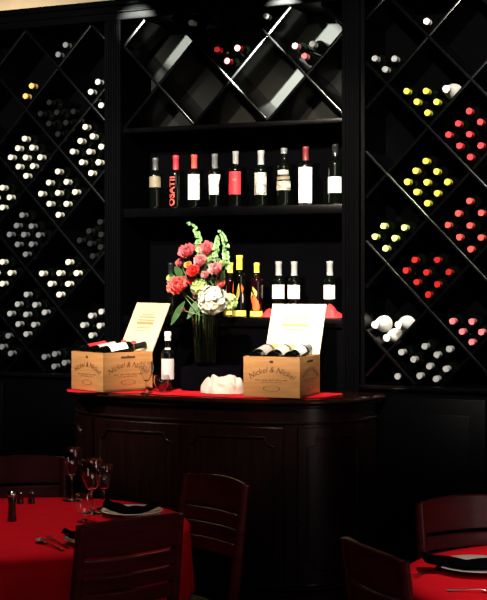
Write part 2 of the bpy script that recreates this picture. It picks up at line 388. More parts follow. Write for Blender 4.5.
protos = {}
def lying_proto(colr, style):
    k = (colr, style)
    if k in protos: return protos[k]
    if style == 'champ':
        o = body_mesh('champagne', 'sparkling_wine_bottle', 'glassblack')
        fo = MB().lathe([(0.0453, 0.15), (0.043, 0.176), (0.036, 0.206), (0.026, 0.241), (0.019, 0.266), (0.0175, 0.28), (0.0195, 0.285), (0.0195, 0.301), (0.008, 0.304), (0, 0.304)], 20, cap=False).build('foil_capsule', colr, o)
    else:
        o = body_mesh('bordeaux', 'wine_bottle', 'glassblack')
        capsule_mb(0.2975, 0.046, 0.0155).build('foil_capsule', colr, o)
    protos[k] = [o, False]
    return protos[k]
RW = {1: ['only'], 2: ['upper', 'lower'], 3: ['top', 'middle', 'bottom'], 4: ['top', 'second', 'third', 'bottom'],
      5: ['top', 'second', 'middle', 'fourth', 'bottom'], 6: ['top', 'second', 'third', 'fourth', 'fifth', 'bottom']}
CAPN = {'white': 'cream-capped', 'bright white': 'white-capped'}
def poswords(pts):
    order = sorted(range(len(pts)), key=lambda i: pts[i][1]); rows = []
    for i in order:
        if rows and abs(pts[i][1]-pts[rows[-1][0]][1]) < 5.4: rows[-1].append(i)
        else: rows.append([i])
    out = {}
    names = RW.get(len(rows))
    for r, row in enumerate(rows):
        row.sort(key=lambda i: pts[i][0]); n = len(row)
        side = {1: [''], 2: [' left', ' right'], 3: [' left', ' centre', ' right'], 4: [' far left', ' inner left', ' inner right', ' far right']}[n]
        for q, i in enumerate(row):
            if len(rows) == 1: out[i] = side[q].strip()
            else: out[i] = names[r] + (' row' + side[q] if n > 1 or len(rows) > 2 else '')
    return out
SP = []      # x, z, radius, bay
for ci, (colr, phrase, group, pts, Y, style) in enumerate(CELLS):
    for i, (px, py) in enumerate(pts):
        tip = on_y(px, py, Y)
        bay = 0 if tip.x < XPL0 else (2 if tip.x > XPR1 else 1)
        SP.append([tip.x, tip.z, 0.0458 if style == 'champ' else 0.0356, bay, ci, i])
BAYS = {0: (nL.x, nL.z, XL+0.02, XPL0-0.02, Z_BOT), 1: (nC.x, ZD, XPL1, XPR0, ZD), 2: (nR.x, nR.z, XPR1+0.02, XR-0.02, Z_BOT)}
PERP = CW*CH/math.hypot(CW, CH)
for it in range(260):
    for a in range(len(SP)):
        A = SP[a]
        for b in range(a+1, len(SP)):
            B = SP[b]; dx, dz = B[0]-A[0], B[1]-A[1]; need = A[2]+B[2]+0.0012
            if abs(dx) < need and abs(dz) < need:
                d = math.hypot(dx, dz)
                if 1e-6 < d < need:
                    k = (need-d)/d/2; A[0] -= dx*k; A[1] -= dz*k; B[0] += dx*k; B[1] += dz*k
        bx_, bz_, xa_, xb_, zb_ = BAYS[A[3]]
        need = A[2]+0.0085+0.0015
        for sg in (1, -1):
            q = (A[0]-bx_)/CW - sg*(A[1]-bz_)/CH; f = q-round(q)
            if abs(f)*PERP < need:
                mv = (need-abs(f)*PERP)*(1 if f >= 0 else -1)
                nx_, nz_ = CH/math.hypot(CW, CH), -sg*CW/math.hypot(CW, CH)
                A[0] += nx_*mv; A[1] += nz_*mv
        A[0] = min(max(A[0], xa_+A[2]+0.001), xb_-A[2]-0.001); A[1] = max(A[1], zb_+A[2]+0.001)
SPD = {(q[4], q[5]): (q[0], q[1]) for q in SP}
for ci, (colr, phrase, group, pts, Y, style) in enumerate(CELLS):
    pw = poswords(pts)
    for i, (px, py) in enumerate(pts):
        rec = lying_proto(colr, style)
        if rec[1]: o = dup(rec[0])
        else: o = rec[0]; rec[1] = True
        tip = on_y(px, py, Y)
        L = 0.304 if style == 'champ' else 0.2985
        o.rotation_euler = (PI/2, 0, 0); o.location = (SPD[(ci, i)][0], Y+L, SPD[(ci, i)][1])
        cn = CAPN.get(colr, colr.replace(' ', '-') + '-capped')
        if style == 'champ': cn = 'white-foiled sparkling'
        lab = f"{cn} bottle, {pw[i]}, {phrase}" if pw[i] else f"{cn} bottle {phrase}"
        tag(o, lab, 'bottle', group)

# ---- standing bottles
def standing(px, base_z, Y, kind, capc, caplen, label, parts=(), bodym='glassblack', scale=1.0, lean=0, loc=None):
    o = body_mesh(kind, 'wine_bottle', bodym, 28)
    top = body_profile(kind)[-1][1]
    if capc: capsule_mb(top, caplen, 0.0166, 24).build('foil_capsule', capc, o)
    for nm, mb, m in parts: mb.build(nm, m, o)
    if loc is None:
        x = wx(px, Y); loc = (x, Y, base_z)
    o.location = (loc[0], loc[1], loc[2]+0.001); o.scale = (scale,)*3
    return tag(o, label, 'bottle', None)
YB = 0.10
def lb(r, z0, z1, w, **k): return label_mb(r+0.0007, z0, z1, w, **k)
standing(155.5, SH1, YB, 'bordeaux', 'dark grey', 0.07, 'wine bottle with tan label and grey cap, leftmost on upper shelf',
         [('label', lb(0.0355, 0.125, 0.185, 0.09, top=0.004), 'lab_tan')], scale=0.97)
# bottle with red vertical lettering
tv, tf = text2d('OSATII', 0.052, off=0.02, fine=True)
wmin = min(v.x for v in tv); wmax = max(v.x for v in tv)
tv = [(-(v.y)*1.1 - 0.018, 0.012 + (v.x-wmin)/(wmax-wmin)*0.165) for v in tv]
standing(176, SH1, YB, 'bordeaux', 'scarlet', 0.085, 'wine bottle with red lettering running up its side and red cap',
         [('lettering', MB().add(wrap(tv, 0.0364, FACE), tf), 'coral red')])
standing(194.3, SH1, YB, 'bordeaux', 'coral red', 0.075, 'wine bottle with large white label under red cap, upper shelf',
         [('label', lb(0.0355, 0.045, 0.187, 0.086), 'lab_white')])
standing(214.8, SH1, YB, 'bordeaux', 'grey', 0.08, 'wine bottle with white label narrowing downward, grey cap, upper shelf',
         [('label', lb(0.0355, 0.07, 0.18, 0.092, taper=0.35, top=0.004), 'lab_white')])
standing(235.6, SH1, YB, 'tall', 'silver', 0.085, 'wine bottle with a solid red label and silver cap, upper shelf',
         [('label', lb(0.0395, 0.07, 0.2, 0.084), 'lab_red'),
          ('emblem', lb(0.0399, 0.148, 0.158, 0.022), 'lab_tan')], scale=0.97)
standing(261.0, SH1, YB, 'bordeaux', 'silver', 0.075, 'wine bottle with mottled brown and cream art label, upper shelf',
         [('label', lb(0.0355, 0.06, 0.178, 0.08), 'lab_mot')], scale=1.03)
standing(284.0, SH1, YB, 'tall', 'grey', 0.03, 'wine bottle with torn-looking cream banded label, upper shelf middle right',
         [('label', lb(0.0395, 0.085, 0.135, 0.102), 'lab_mot2'), ('label', lb(0.0395, 0.142, 0.16, 0.09, tilt=0.05), 'lab_tan'),
          ('label', lb(0.0395, 0.167, 0.192, 0.07, top=0.004), 'lab_mot2')], scale=0.99)
standing(305.7, SH1, YB, 'tall', 'dull red', 0.075, 'tall wine bottle almost covered by a plain white label, reddish cap',
         [('label', lb(0.0395, 0.012, 0.205, 0.094), 'lab_white')])
standing(335.2, SH1, YB, 'tall', 'black', 0.055, 'dark bottle with small white label at right end of upper shelf',
         [('label', lb(0.0395, 0.06, 0.145, 0.085), 'lab_white')], scale=1.02)
# lower shelf
def flame(cx, cz, w, h, lean=0.0, n=10):
    """leaf shaped stroke"""
    vs = []; m = 6
    for i in range(n+1):
        t = i/n; ww = w*math.sin(PI*min(1, t*1.05))**0.8*(1-t*0.35) if 0 < t < 0.95 else 0.0005
        x = cx+lean*(t-0.5)+0.15*w*math.sin(t*5); z = cz-h/2+h*t
        vs += [(x+(q/m-0.5)*ww, z) for q in range(m+1)]
    return vs, [(i*(m+1)+q, i*(m+1)+q+1, (i+1)*(m+1)+q+1, (i+1)*(m+1)+q) for i in range(n) for q in range(m)]
def strokes(r, lst):
    mb = MB()
    for q in lst:
        v, f = flame(*q); mb.add(wrap(v, r, FACE-0.12), f)
    return mb
standing(171, SH2, 0.13, 'bordeaux', 'black', 0.06, 'dark unlabelled bottle behind the flowers, left end of lower shelf')
standing(230.0, SH2, 0.16, 'bordeaux', 'yellow', 0.055, 'yellow-capped bottle half hidden behind the flower bouquet',
         [('label', strokes(0.0364, [(-0.012, 0.13, 0.012, 0.08, 0.01)]), 'dusty'), ('label_band', lb(0.0355, 0.006, 0.03, 0.09), 'lab_yel')], bodym='glassamber')
standing(239.5, SH2, 0.04, 'tall', 'yellow', 0.078, 'tall yellow-capped bottle with yellow flame artwork beside the bouquet',
         [('artwork', strokes(0.0402, [(0.004, 0.125, 0.022, 0.10, 0.02), (-0.004, 0.08, 0.012, 0.05, 0.01)]), 'lab_yel'),
          ('artwork', strokes(0.0402, [(0.026, 0.15, 0.014, 0.045, 0.0), (-0.028, 0.14, 0.008, 0.09, 0.01)]), 'lab_orange'),
          ('artwork', strokes(0.0402, [(0.030, 0.10, 0.007, 0.06, 0.0)]), 'lab_pale'),
          ('label_band', lb(0.0395, 0.004, 0.034, 0.098), 'lab_yel')], scale=1.06)
standing(256.7, SH2, 0.06, 'tall', 'yellow', 0.058, 'yellow-capped bottle with large orange flame artwork',
         [('artwork', strokes(0.0402, [(0.0, 0.085, 0.05, 0.105, 0.008), (-0.02, 0.1, 0.02, 0.06, -0.012), (0.016, 0.07, 0.03, 0.08, 0.0)]), 'lab_orange'),
          ('artwork', strokes(0.0405, [(0.0, 0.15, 0.024, 0.06, -0.016), (-0.02, 0.135, 0.01, 0.03, 0.0)]), 'lab_yel'),
          ('label_band', lb(0.0395, 0.004, 0.034, 0.098), 'lab_yel')], scale=0.93, bodym='glassamber')
for px, s, lab in ((278.7, 1.0, 'white-labelled, silver-capped bottle beside the orange flame bottle, lower shelf'),
                   (294.2, 0.995, 'white-labelled, silver-capped bottle above the right box lid, second of a close pair'),
                   (329.8, 1.0, 'white-labelled, silver-capped bottle standing apart at right of lower shelf')):
    standing(px, SH2, 0.14, 'bordeaux', 'silver', 0.075, lab, [('label', lb(0.0355, 0.098, 0.172, 0.084 if px < 320 else 0.07), 'lab_white')], scale=s*1.02)

# ================================================================ CABINET
CXM, CA, CD, CN = -0.045, 0.825, 0.585, 3.0
CYB = -0.055
def outline(off=0.0, n=96, back=True):
    a, d = CA+off, CD+off; pts = []
    for i in range(n+1):
        t = PI*i/n
        cx, sx = math.cos(t), math.sin(t)
        x = -a*math.copysign(abs(cx)**(2/CN), cx); y = -d*abs(sx)**(2/CN)
        pts.append((CXM+x, CYB+y))
    return pts
# arc-length parametrised front
OUT = outline(0.0, 600)
ARC = [0.0]
for i in range(1, len(OUT)): ARC.append(ARC[-1]+math.dist(OUT[i], OUT[i-1]))
LTOT = ARC[-1]
def front(s, off):
    s = min(max(s, 0), LTOT-1e-6)
    lo, hi = 0, len(ARC)-1
    while hi-lo > 1:
        m_ = (lo+hi)//2
        if ARC[m_] <= s: lo = m_
        else: hi = m_
    f = (s-ARC[lo])/(ARC[hi]-ARC[lo]+1e-12)
    p = Vector(OUT[lo]).lerp(Vector(OUT[hi]), f); t = (Vector(OUT[hi])-Vector(OUT[lo])).normalized()
    nrm = Vector((t.y, -t.x))
    return p+nrm*off
def s_of_px(px):
    best = None
    for i in range(0, len(OUT), 2):
        rel = Vector((OUT[i][0], OUT[i][1], 0))-Vector((CAM.x, CAM.y, 0))
        # visible only when facing the camera
        j = min(i+1, len(OUT)-1); t = Vector(OUT[j])-Vector(OUT[max(i-1, 0)]); nr = Vector((t.y, -t.x))
        if nr.dot(Vector((rel.x, rel.y))) > 0: continue
        p = CX+FPX*rel.dot(Rv)/rel.dot(Fv)
        if best is None or abs(p-px) < best[0]: best = (abs(p-px), ARC[i])
    return best[1]
def extr(mb, off, z0, z1, bev=0.0):
    prof = [(off-bev, z0), (off, z0+bev), (off, z1-bev), (off-bev, z1)] if bev else [(off, z0), (off, z1)]
    rings = [[(x, y, z) for x, y in outline(o)] for o, z in prof]
    n = len(rings[0]); vs = [p for r in rings for p in r]; fs = []
    for k in range(len(rings)-1):
        for i in range(n):
            a, b = k*n+i, k*n+(i+1) % n
            fs.append((a, b, b+n, a+n))
    fs.append(tuple(reversed(range(n)))); fs.append(tuple(range((len(rings)-1)*n, len(rings)*n)))
    return mb.add(vs, fs)
cab = empty('sideboard', (0, 0, 0)); tag(cab, 'dark mahogany bow-front sideboard carrying the boxes and flowers', 'sideboard')
CT = 1.03
extr(MB(), 0.0, 0.10, CT-0.03).build('carcass', 'cab', cab)
t_ = MB(); extr(t_, 0.05, CT-0.026, CT, 0.009); extr(t_, 0.028, CT-0.046, CT-0.026, 0.008); t_.build('top', 'cabtop', cab)
extr(MB(), 0.012, CT-0.125, CT-0.112, 0.005).build('upper_molding', 'cab', cab)
b_ = MB(); extr(b_, 0.028, 0.0, 0.085, 0.006); extr(b_, 0.018, 0.085, 0.115, 0.012); extr(b_, 0.034, 0.06, 0.08, 0.007); b_.build('plinth', 'cab', cab)
def strip(mb, s0, s1, z0, z1, o0, o1, n=10):
    vs = []; fs = []
    for i in range(n+1):
        s = s0+(s1-s0)*i/n
        a, b = front(s, o0), front(s, o1)
        vs += [(a.x, a.y, z0), (b.x, b.y, z0+0.003), (b.x, b.y, z1-0.003), (a.x, a.y, z1)]
    for i in range(n):
        k = 4*i
        for q in range(4): fs.append((k+q, k+4+q, k+4+(q+1) % 4, k+(q+1) % 4))
    fs.append((0, 1, 2, 3)); fs.append((4*n+3, 4*n+2, 4*n+1, 4*n))
    return mb.add(vs, fs)
def panel_outline(w, h, c=0.045):
    """rectangle with concave scooped corners, as a 2-D loop"""
    pts = []
    for (cx, cz, a0) in ((w/2, h/2, 180), (-w/2, h/2, 270), (-w/2, -h/2, 0), (w/2, -h/2, 90)):
        arc = [(cx+c*math.cos(math.radians(a0+90*k/6)), cz+c*math.sin(math.radians(a0+90*k/6))) for k in range(7)]
        # order so that loop runs counter clockwise
        pts += list(reversed(arc))
    return pts
def door(s0, s1, knob=None):
    d = MB(); strip(d, s0, s1, 0.135, CT-0.14, 0.0, 0.012, 14)
    dr = d.build('door', 'cab', cab, ang=30)
    w, h = (s1-s0)-0.09, CT-0.14-0.135-0.10; sm = (s0+s1)/2; zm = (0.135+CT-0.14)/2
    def ring(off2, o): return [((lambda p: (p.x, p.y, zm+q[1]*(h-off2)/h))(front(sm+q[0]*(w-off2)/w, o))) for q in base]
    base = []
    po = panel_outline(w, h)
    for i in range(len(po)):
        a, b = po[i], po[(i+1) % len(po)]
        k = max(1, int(math.dist(a, b)/0.02))
        for j in range(k): base.append((a[0]+(b[0]-a[0])*j/k, a[1]+(b[1]-a[1])*j/k))
    rings = [ring(-0.012, 0.010), ring(-0.008, 0.021), ring(0.004, 0.021), ring(0.012, 0.013)]
    n = len(base); vs = [p for r in rings for p in r]; fs = []
    for k in range(3):
        for i in range(n):
            a, b = k*n+i, k*n+(i+1) % n; fs.append((a, b, b+n, a+n))
    MB().add(vs, fs).build('panel_molding', 'cab', dr, ang=30)
    if knob:
        p = front(knob[0], 0.024)
        MB().lathe([(0, 0), (0.006, 0.001), (0.0065, 0.008), (0.004, 0.012), (0, 0.013)], 12,
                   Matrix.Translation((p.x, p.y, knob[1])) @ Matrix.Rotation(PI/2, 4, 'X')).build('key_escutcheon', 'brass', dr)
sR0, sR1 = s_of_px(298), s_of_px(360)
door(sR0, sR1, (sR0+0.02, 1.64-235/195))
door(LTOT-sR1, LTOT-sR0)
sm0, sm1 = LTOT-sR0+0.075, sR0-0.075
mid = (sm0+sm1)/2
door(sm0, mid-0.004); door(mid+0.004, sm1, (mid+0.03, 0.6))
for s in (sR0-0.036, LTOT-sR0+0.036):
    strip(MB(), s-0.028, s+0.028, 0.12, CT-0.13, 0.0, 0.02, 5).build('corner_stile', 'cab', cab, ang=30)

# ---- red runner on the sideboard
rp = [on_z(x, y, CT+0.002) for x, y in ((66.5, 389.8), (67.5, 391.8), (79, 392.6), (105, 392.6), (140, 393.5), (190, 396.0), (240, 398.2), (300, 398.6), (320, 397.8), (343, 394.8), (341, 393.3), (240, 389.9), (140, 388.2), (90, 387.8))]
def cloth_poly(pts, z0, name, m, t=0.003, amp=0.0015):
    bm = bmesh.new(); vs = [bm.verts.new((p.x, p.y, z0)) for p in pts]; f = bm.faces.new(vs)
    bmesh.ops.triangulate(bm, faces=[f]); bmesh.ops.subdivide_edges(bm, edges=bm.edges[:], cuts=5, use_grid_fill=True)
    for v in bm.verts: v.co.z = z0+t/2+amp+amp*noise.noise(v.co*22)
    me = bpy.data.meshes.new(name); bm.to_mesh(me); bm.free(); me.shade_smooth(); me.materials.append(M[m])
    o = bpy.data.objects.new(name, me); COL.objects.link(o)
    s = o.modifiers.new('solid', 'SOLIDIFY'); s.thickness = t; s.offset = 0
    return o
rn = cloth_poly(rp, CT, 'table_runner', 'runner'); tag(rn, 'bright red cloth runner lying along the sideboard top under the boxes', 'runner')

# crumpled piece of the runner hanging at the left end, and red satin on the shelf behind the right box
def crumple(name, cx, cy, z0, a, b, h, m, seed, n=26, freq=14, amp=0.35):
    def fn(u, v):
        ph = 2*PI*u; th = PI*v*0.5
        r = math.sin(th)
        x, y, z = a*r*math.cos(ph), b*r*math.sin(ph), h*math.cos(th)
        p = Vector((x*freq+seed, y*freq*1.3, z*freq))
        k = 1+amp*noise.noise(p)+amp*0.5*noise.noise(p*2.3)
        fold = 1+0.10*math.sin(ph*5+seed+3*r)*r
        return (cx+x*k*fold, cy+y*k*fold, z0+max(0.0, z*k*(1+0.25*math.sin(x*60+seed))))
    return MB().grid(fn, n*2, n).build(name, m)

pc = on_y((262+345)/2, 316, 0.07)
def satin():
    x0, x1 = wx(263, 0.07), wx(346, 0.07)
    def fn(u, v):
        x = x0+(x1-x0)*u; y = 0.02+0.1*v
        e = min(1, 14*u, 8*(1-u))
        prof = math.sin(PI*v)
        z = SH2+0.003+prof*e*(0.052+0.014*math.sin(u*31+v*3)+0.016*noise.noise(Vector((u*16, v*4, 2))))
        return (x, y, max(SH2+0.001, z))
    return MB().grid(fn, 70, 12).build('cloth_swag', 'satin')
sw = satin(); tag(sw, 'rumpled coral red cloth on the lower shelf behind the right box lid', 'cloth')

# ---- wooden wine boxes
BW, BD, BH, BT = 0.296, 0.315, 0.20, 0.011
def bend(vs, R_):
    return [((R_+v[1])*math.sin(v[0]/R_), (R_+v[1])*math.cos(v[0]/R_)-R_) for v in vs]
def print_mb(w):
    mb = MB()
    v, f = text2d('Nickel & Nickel', 0.040, 0.25)
    k = 0.86*w/(max(p.x for p in v)-min(p.x for p in v))
    k2 = min(1.0, k*1.15)
    mb.add([(p[0], 0, p[1]+0.135) for p in bend([(q.x*k, q.y*k2) for q in v], 0.2*w/0.3)], f)
    # ornament above the ampersand, small script lines, oval
    mb.add([(0.012*math.cos(a)*w/0.3, 0, 0.175+0.007*math.sin(a)) for a in [2*PI*i/12 for i in range(12)]], [tuple(range(12))])
    for (zz, ww, hh) in ((0.082, 0.62, 0.0028), (0.072, 0.40, 0.002)):
        n = 26
        for i in range(n):
            if (i*7) % 5 == 0: continue
            x = -ww*w/2+ww*w*i/n
            mb.add([(x, 0, zz), (x+ww*w/n*0.62, 0, zz), (x+ww*w/n*0.7, 0, zz+hh*(1+(i % 3))), (x, 0, zz+hh*(1+(i % 2)))], [(0, 1, 2, 3)])
    n = 36; ro, ri = 1.0, 0.9
    vs = []
    for i in range(n):
        a = 2*PI*i/n; vs += [(0.045*w/0.3*math.cos(a)*r, 0, 0.043+0.014*math.sin(a)*r) for r in (ro, ri)]
    mb.add(vs, [(2*i, 2*((i+1) % n), 2*((i+1) % n)+1, 2*i+1) for i in range(n)])
    return mb
def wine_box(label, loc, rz):
    """local: front face centre at y=0 facing -y, box runs to y=BD"""
    o = empty('wooden_wine_box', loc, rz); tag(o, label, 'box')
    h = BW/2
    MB().box((-h, 0, 0), (h, BT, BH), bev=0.0015).build('front_panel', 'pine', o)
    MB().box((-h, BD-BT, 0), (h, BD, BH), bev=0.0015).build('rear_panel', 'pine', o)
    MB().box((-h, BT, 0), (h, BD-BT, 0.01)).build('bottom_panel', 'pine_in', o, smooth=False)
    for sx in (-1, 1):
        x0, x1 = (h-BT, h) if sx > 0 else (-h, -h+BT)
        s = MB().box((x0, BT, 0), (x1, BD-BT, BH), bev=0.001).build('side_panel', 'pine', o)
        xx = sx*(h+0.0006)
        ym = BD/2
        MB().box((min(xx, xx-sx*0.001), ym-0.045, BH-0.032), (max(xx, xx-sx*0.001), ym+0.045, BH-0.021), bev=0).build('handle_slot', 'ink', s, smooth=False)
        pm = print_mb(BD); mt = Matrix.Translation((xx+sx*0.0006, ym, 0)) @ Matrix.Rotation(sx*PI/2, 4, 'Z')
        pm.v = [tuple(mt @ Vector(v)) for v in pm.v]; pm.build('printed_lettering', 'ink', s, smooth=False)
    fp = [c_ for c_ in o.children if c_.name.startswith('front_panel')][0]
    pm = print_mb(BW); pm.v = [(v[0], -0.0008, v[2]) for v in pm.v]; pm.build('printed_lettering', 'ink', fp, smooth=False)
    # cradle that carries the upper layer of bottles
    cr = MB()
    for y in (0.075, 0.225): cr.box((-h+BT, y, 0.01), (h-BT, y+0.014, BH-0.050 + (0.028 if y > 0.1 else 0.0)))
    cr.build('bottle_cradle', 'pine_in', o, smooth=False)
    # lid standing open on the rear edge, leaning back
    lean = math.radians(25)
    mt = Matrix.Translation((0, BD-0.006, BH)) @ Matrix.Rotation(-lean, 4, 'X')
    ld = MB().box((-h, 0.0, 0.0), (h, 0.009, 0.278), mt, bev=0.0015).build('lid', 'lidwood', o)
    pr = MB()
    for (z0, z1, w) in ((0.205, 0.209, 0.10), (0.19, 0.196, 0.14), (0.172, 0.178, 0.15), (0.150, 0.164, 0.15), (0.128, 0.134, 0.12), (0.112, 0.116, 0.15)):
        n = 12
        for i in range(n):
            x = -w/2+w*i/n
            pr.add([(x, -0.0008, z0), (x+w/n*0.8, -0.0008, z0), (x+w/n*0.8, -0.0008, z1), (x, -0.0008, z1)], [(0, 1, 2, 3)], mt)
    pr.build('printed_lettering', 'fink', ld, smooth=False)
    return o, fp
bx1 = on_z(300, 398.5, CT+0.007)          # near corner of the right box
PHI1 = math.radians(21); PHI2 = math.radians(50)
def box_place(corner, phi, right):
    """right: near corner is the front-right corner, front runs left and away"""
    fd = (Rv*math.cos(phi)-Fv*math.sin(phi))            # along the front, left -> right
    org = corner - fd*BW/2
    return (org.x, org.y, CT+0.0075), math.atan2(fd.y, fd.x)
l1, r1 = box_place(bx1, PHI1, True)
bx2 = on_z(103, 392.3, CT+0.007)
l2, r2 = box_place(bx2, PHI2, True)
box_r, _ = wine_box('open pine wine box right of the white towel, lid raised', l1, r1)
box_l, _ = wine_box('open pine wine box at the left end of the sideboard, lid raised', l2, r2)

def box_bottle(boxloc, boxrz, x, labm, capc, bodym, label, y0=0.012, z=None, tilt=8):
    o = body_mesh('bordeaux', 'wine_bottle', bodym, 28)
    capsule_mb(0.2975, 0.07, 0.0166, 20).build('foil_capsule', capc, o)
    label_mb(0.0362, 0.055, 0.165, 0.105, a0=-PI/2).build('label', labm, o)
    R1 = Matrix.Rotation(boxrz, 4, 'Z') @ Matrix.Translation((x, y0, z if z else BH-0.008)) @ Matrix.Rotation(math.radians(-90+tilt), 4, 'X')
    mt = Matrix.Translation(boxloc) @ R1
    o.rotation_euler = mt.to_euler(); o.location = mt.translation
    tag(o, label, 'bottle'); return o
for x, lm, cc, dy, lab in ((-0.092, 'lab_pale', 'pale yellow', 0.012, 'grey-labelled bottle lying leftmost in the right wooden box'),
                       (0.0, 'hydr_w', 'pale yellow', 0.012, 'cream-labelled bottle lying in the middle of the right wooden box'),
                       (0.092, 'lab_white', 'grey', 0.012, 'white-labelled bottle lying rightmost in the right wooden box')):
    box_bottle(l1, r1, x, lm, cc, 'glassblack', lab, y0=dy)
for x, lm, cc, dy, lab in ((-0.092, 'lab_red', 'scarlet', 0.012, 'red-labelled bottle lying farthest back in the left wooden box'),
                       (0.0, 'lab_pale', 'scarlet', 0.012, 'grey-labelled bottle lying in the middle of the left wooden box'),
                       (0.092, 'lab_white', 'black', 0.012, 'white-labelled bottle lying nearest in the left wooden box, black neck')):
    box_bottle(l2, r2, x, lm, cc, 'glassblack', lab, y0=dy)

# ---- bottle and glasses by the left box
pb = on_z(163.3, 391.0, CT+0.005)
standing(0, 0, 0, 'bordeaux', 'bright white', 0.0, 'dark bottle with white label and white cap beside the left box', 
         [('label', label_mb(0.0362, 0.058, 0.165, 0.082, a0=-PI/2+TH), 'lab_pale'),
          ('foil_capsule', MB().lathe([(0.0168, 0.26), (0.0165, 0.29), (0.0172, 0.291), (0.0172, 0.3), (0.0, 0.3005)], 20, cap=False), 'bright white'),
          ('emblem', label_mb(0.0215, 0.205, 0.222, 0.03, a0=-PI/2+TH), 'bright white')],
         loc=(pb.x, pb.y+0.05, CT+0.006))
def wine_glass(name, loc, label, wine=None, H=0.2, R_=0.037, stem=0.085, cat='wine glass'):
    o = empty(name, loc); tag(o, label, cat)
    bowl = []
    n = 14; hb = H-stem
    def rad(t): return R_*(math.sin(PI*(0.06+0.62*t))**0.75)
    outer = [(rad(i/n), stem+hb*i/n) for i in range(n+1)]
    inner = [(max(0.0, r-0.0012), z+0.0012 if i == 0 else z) for i, (r, z) in enumerate(outer)]
    MB().lathe([(0.0, stem-0.001)]+outer+list(reversed(inner[1:]))+[(0.0, stem+0.004)], 28, cap=False).build('bowl', 'glass', o)
    if stem > 0.02:
        MB().lathe([(0.0, 0.0), (R_*0.92, 0.0), (R_*0.93, 0.0015), (R_*0.5, 0.004), (0.006, 0.009), (0.0038, 0.02), (0.0036, stem-0.012), (0.007, stem-0.001), (0.0, stem)], 24, cap=False).build('stem', 'glass', o)
    if wine:
        f = wine; pts = [(rad(t)-0.0016, stem+hb*t) for t in [f*k/6 for k in range(7)]]
        MB().lathe([(0.0, stem+0.004)]+[(r, z+0.002) for r, z in pts[1:]]+[(0.0, pts[-1][1]+0.002)], 24, cap=False).build('wine', 'redwine', o)
    return o
g1 = on_z(146.5, 393.0, CT+0.005); g2 = on_z(161.5, 392.5, CT+0.005)
wine_glass('wine_glass', (g1.x, g1.y, CT+0.007), 'short stemmed wine glass in front of the left box', None, H=0.16, R_=0.036, stem=0.06)
wine_glass('stemless_glass', (g2.x, g2.y, CT+0.007), 'round stemless glass of red wine before the white-labelled bottle', 0.45, H=0.088, R_=0.042, stem=0.002)

# ---- riser, vase, towel
ctr = on_y(210, 380, -0.17)
rz0, rz1 = CT+0.008, CT+0.132
def riser():
    x0, x1 = wx(180, -0.40), wx(240, -0.40)
    mb = MB(); mb.box((x0, -0.40, rz0), (x1, -0.17, rz1), bev=0.012)
    return mb.build('display_riser', 'blackcloth')
rs = riser(); tag(rs, 'low black cloth-covered riser under the flower vase', 'riser')
VX = wx(205, -0.30); VY = -0.30; VZ = rz1+0.001
vase = empty('flower_vase', (VX, VY, VZ)); tag(vase, 'clear flared glass vase holding the flowers', 'vase')
MB().lathe([(0, 0), (0.058, 0), (0.060, 0.004), (0.060, 0.03), (0.062, 0.12), (0.068, 0.2), (0.076, 0.262), (0.0735, 0.262), (0.065, 0.2), (0.0585, 0.12), (0.0565, 0.016), (0, 0.014)], 40, cap=False).build('glass_body', 'vaseglass', vase)
MB().lathe([(0, 0.0165), (0.0555, 0.0185), (0.0575, 0.12), (0.0600, 0.15), (0, 0.15)], 32, cap=False).build('water', 'water', vase)

def towel():
    p = on_z(221, 393.5, CT+0.006)
    def fn(u, v):
        # rolled, folded cloth running left-right with a peaked right end
        x = -0.125+0.25*u
        a = PI*(v*1.0)
        env = (math.sin(PI*min(1, max(0.0, 0.04+u*0.96)))**0.45)
        hh = 0.088+0.040*u**2+0.012*math.sin(u*9)
        if u > 0.86: hh += 0.035*(u-0.86)/0.14
        nz = noise.noise(Vector((x*26, a*1.6, 1.5)))
        crease = 1-abs(math.sin(a*4.2+u*2.5+nz*1.2))
        fold = 1+0.10*math.sin(a*6+u*5)+0.07*crease+0.05*math.sin(u*22+a*5)
        notch = 1-0.20*math.exp(-((u-0.20-0.05*math.sin(a*2))/0.035)**2)-0.10*math.exp(-((u-0.82)/0.03)**2)
        y = -0.066*math.cos(a)*env*fold*notch
        z = hh*math.sin(a)**0.8*env*(1+0.16*nz)*(0.86+0.12*fold)*notch
        tw = (x*Rv.x - y*Rv.y, x*Rv.y*0.4 + y, 0)
        return (p.x+tw[0], p.y+0.02+tw[1], CT+0.008+max(0, z))
    return MB().grid(fn, 60, 40).build('folded_towel', 'towel')
tw = towel(); tag(tw, 'crumpled white cotton towel on the red runner left of the right box', 'towel')

# ---- flowers
def fpos(px, py, Y): return on_y(px, py, Y)
STEM_K = [0]
def stem_mb(head, r=0.0026):
    k = STEM_K[0]; STEM_K[0] += 1
    a = 2.39996*k; rr = 0.014+0.031*math.sqrt(k/21)
    base = Vector((VX+rr*math.cos(a), VY+rr*math.sin(a), VZ+0.022))
    rim = Vector((VX+rr*1.25*math.cos(a), VY+rr*1.25*math.sin(a), VZ+0.262))
    h = Vector(head)
    pts = [base.lerp(rim, i/6) for i in range(6)]+[rim.lerp(h, i/6) for i in range(7)]
    return MB().tube(pts, r, 6)
def petal(L, W, cup, n=5):
    vs = []; fs = []
    for i in range(n+1):
        t = i/n; w = W*math.sin(PI*(0.12+0.80*t))**0.8; z = cup*L*t*t
        for j in range(-2, 3):
            s = j/2; vs.append((s*w/2, L*t, z+cup*0.35*W*s*s+0.08*L*math.sin(s*4+t*5)*t))
    for i in range(n):
        for j in range(4):
            a = i*5+j; fs.append((a, a+1, a+6, a+5))
    return vs, fs
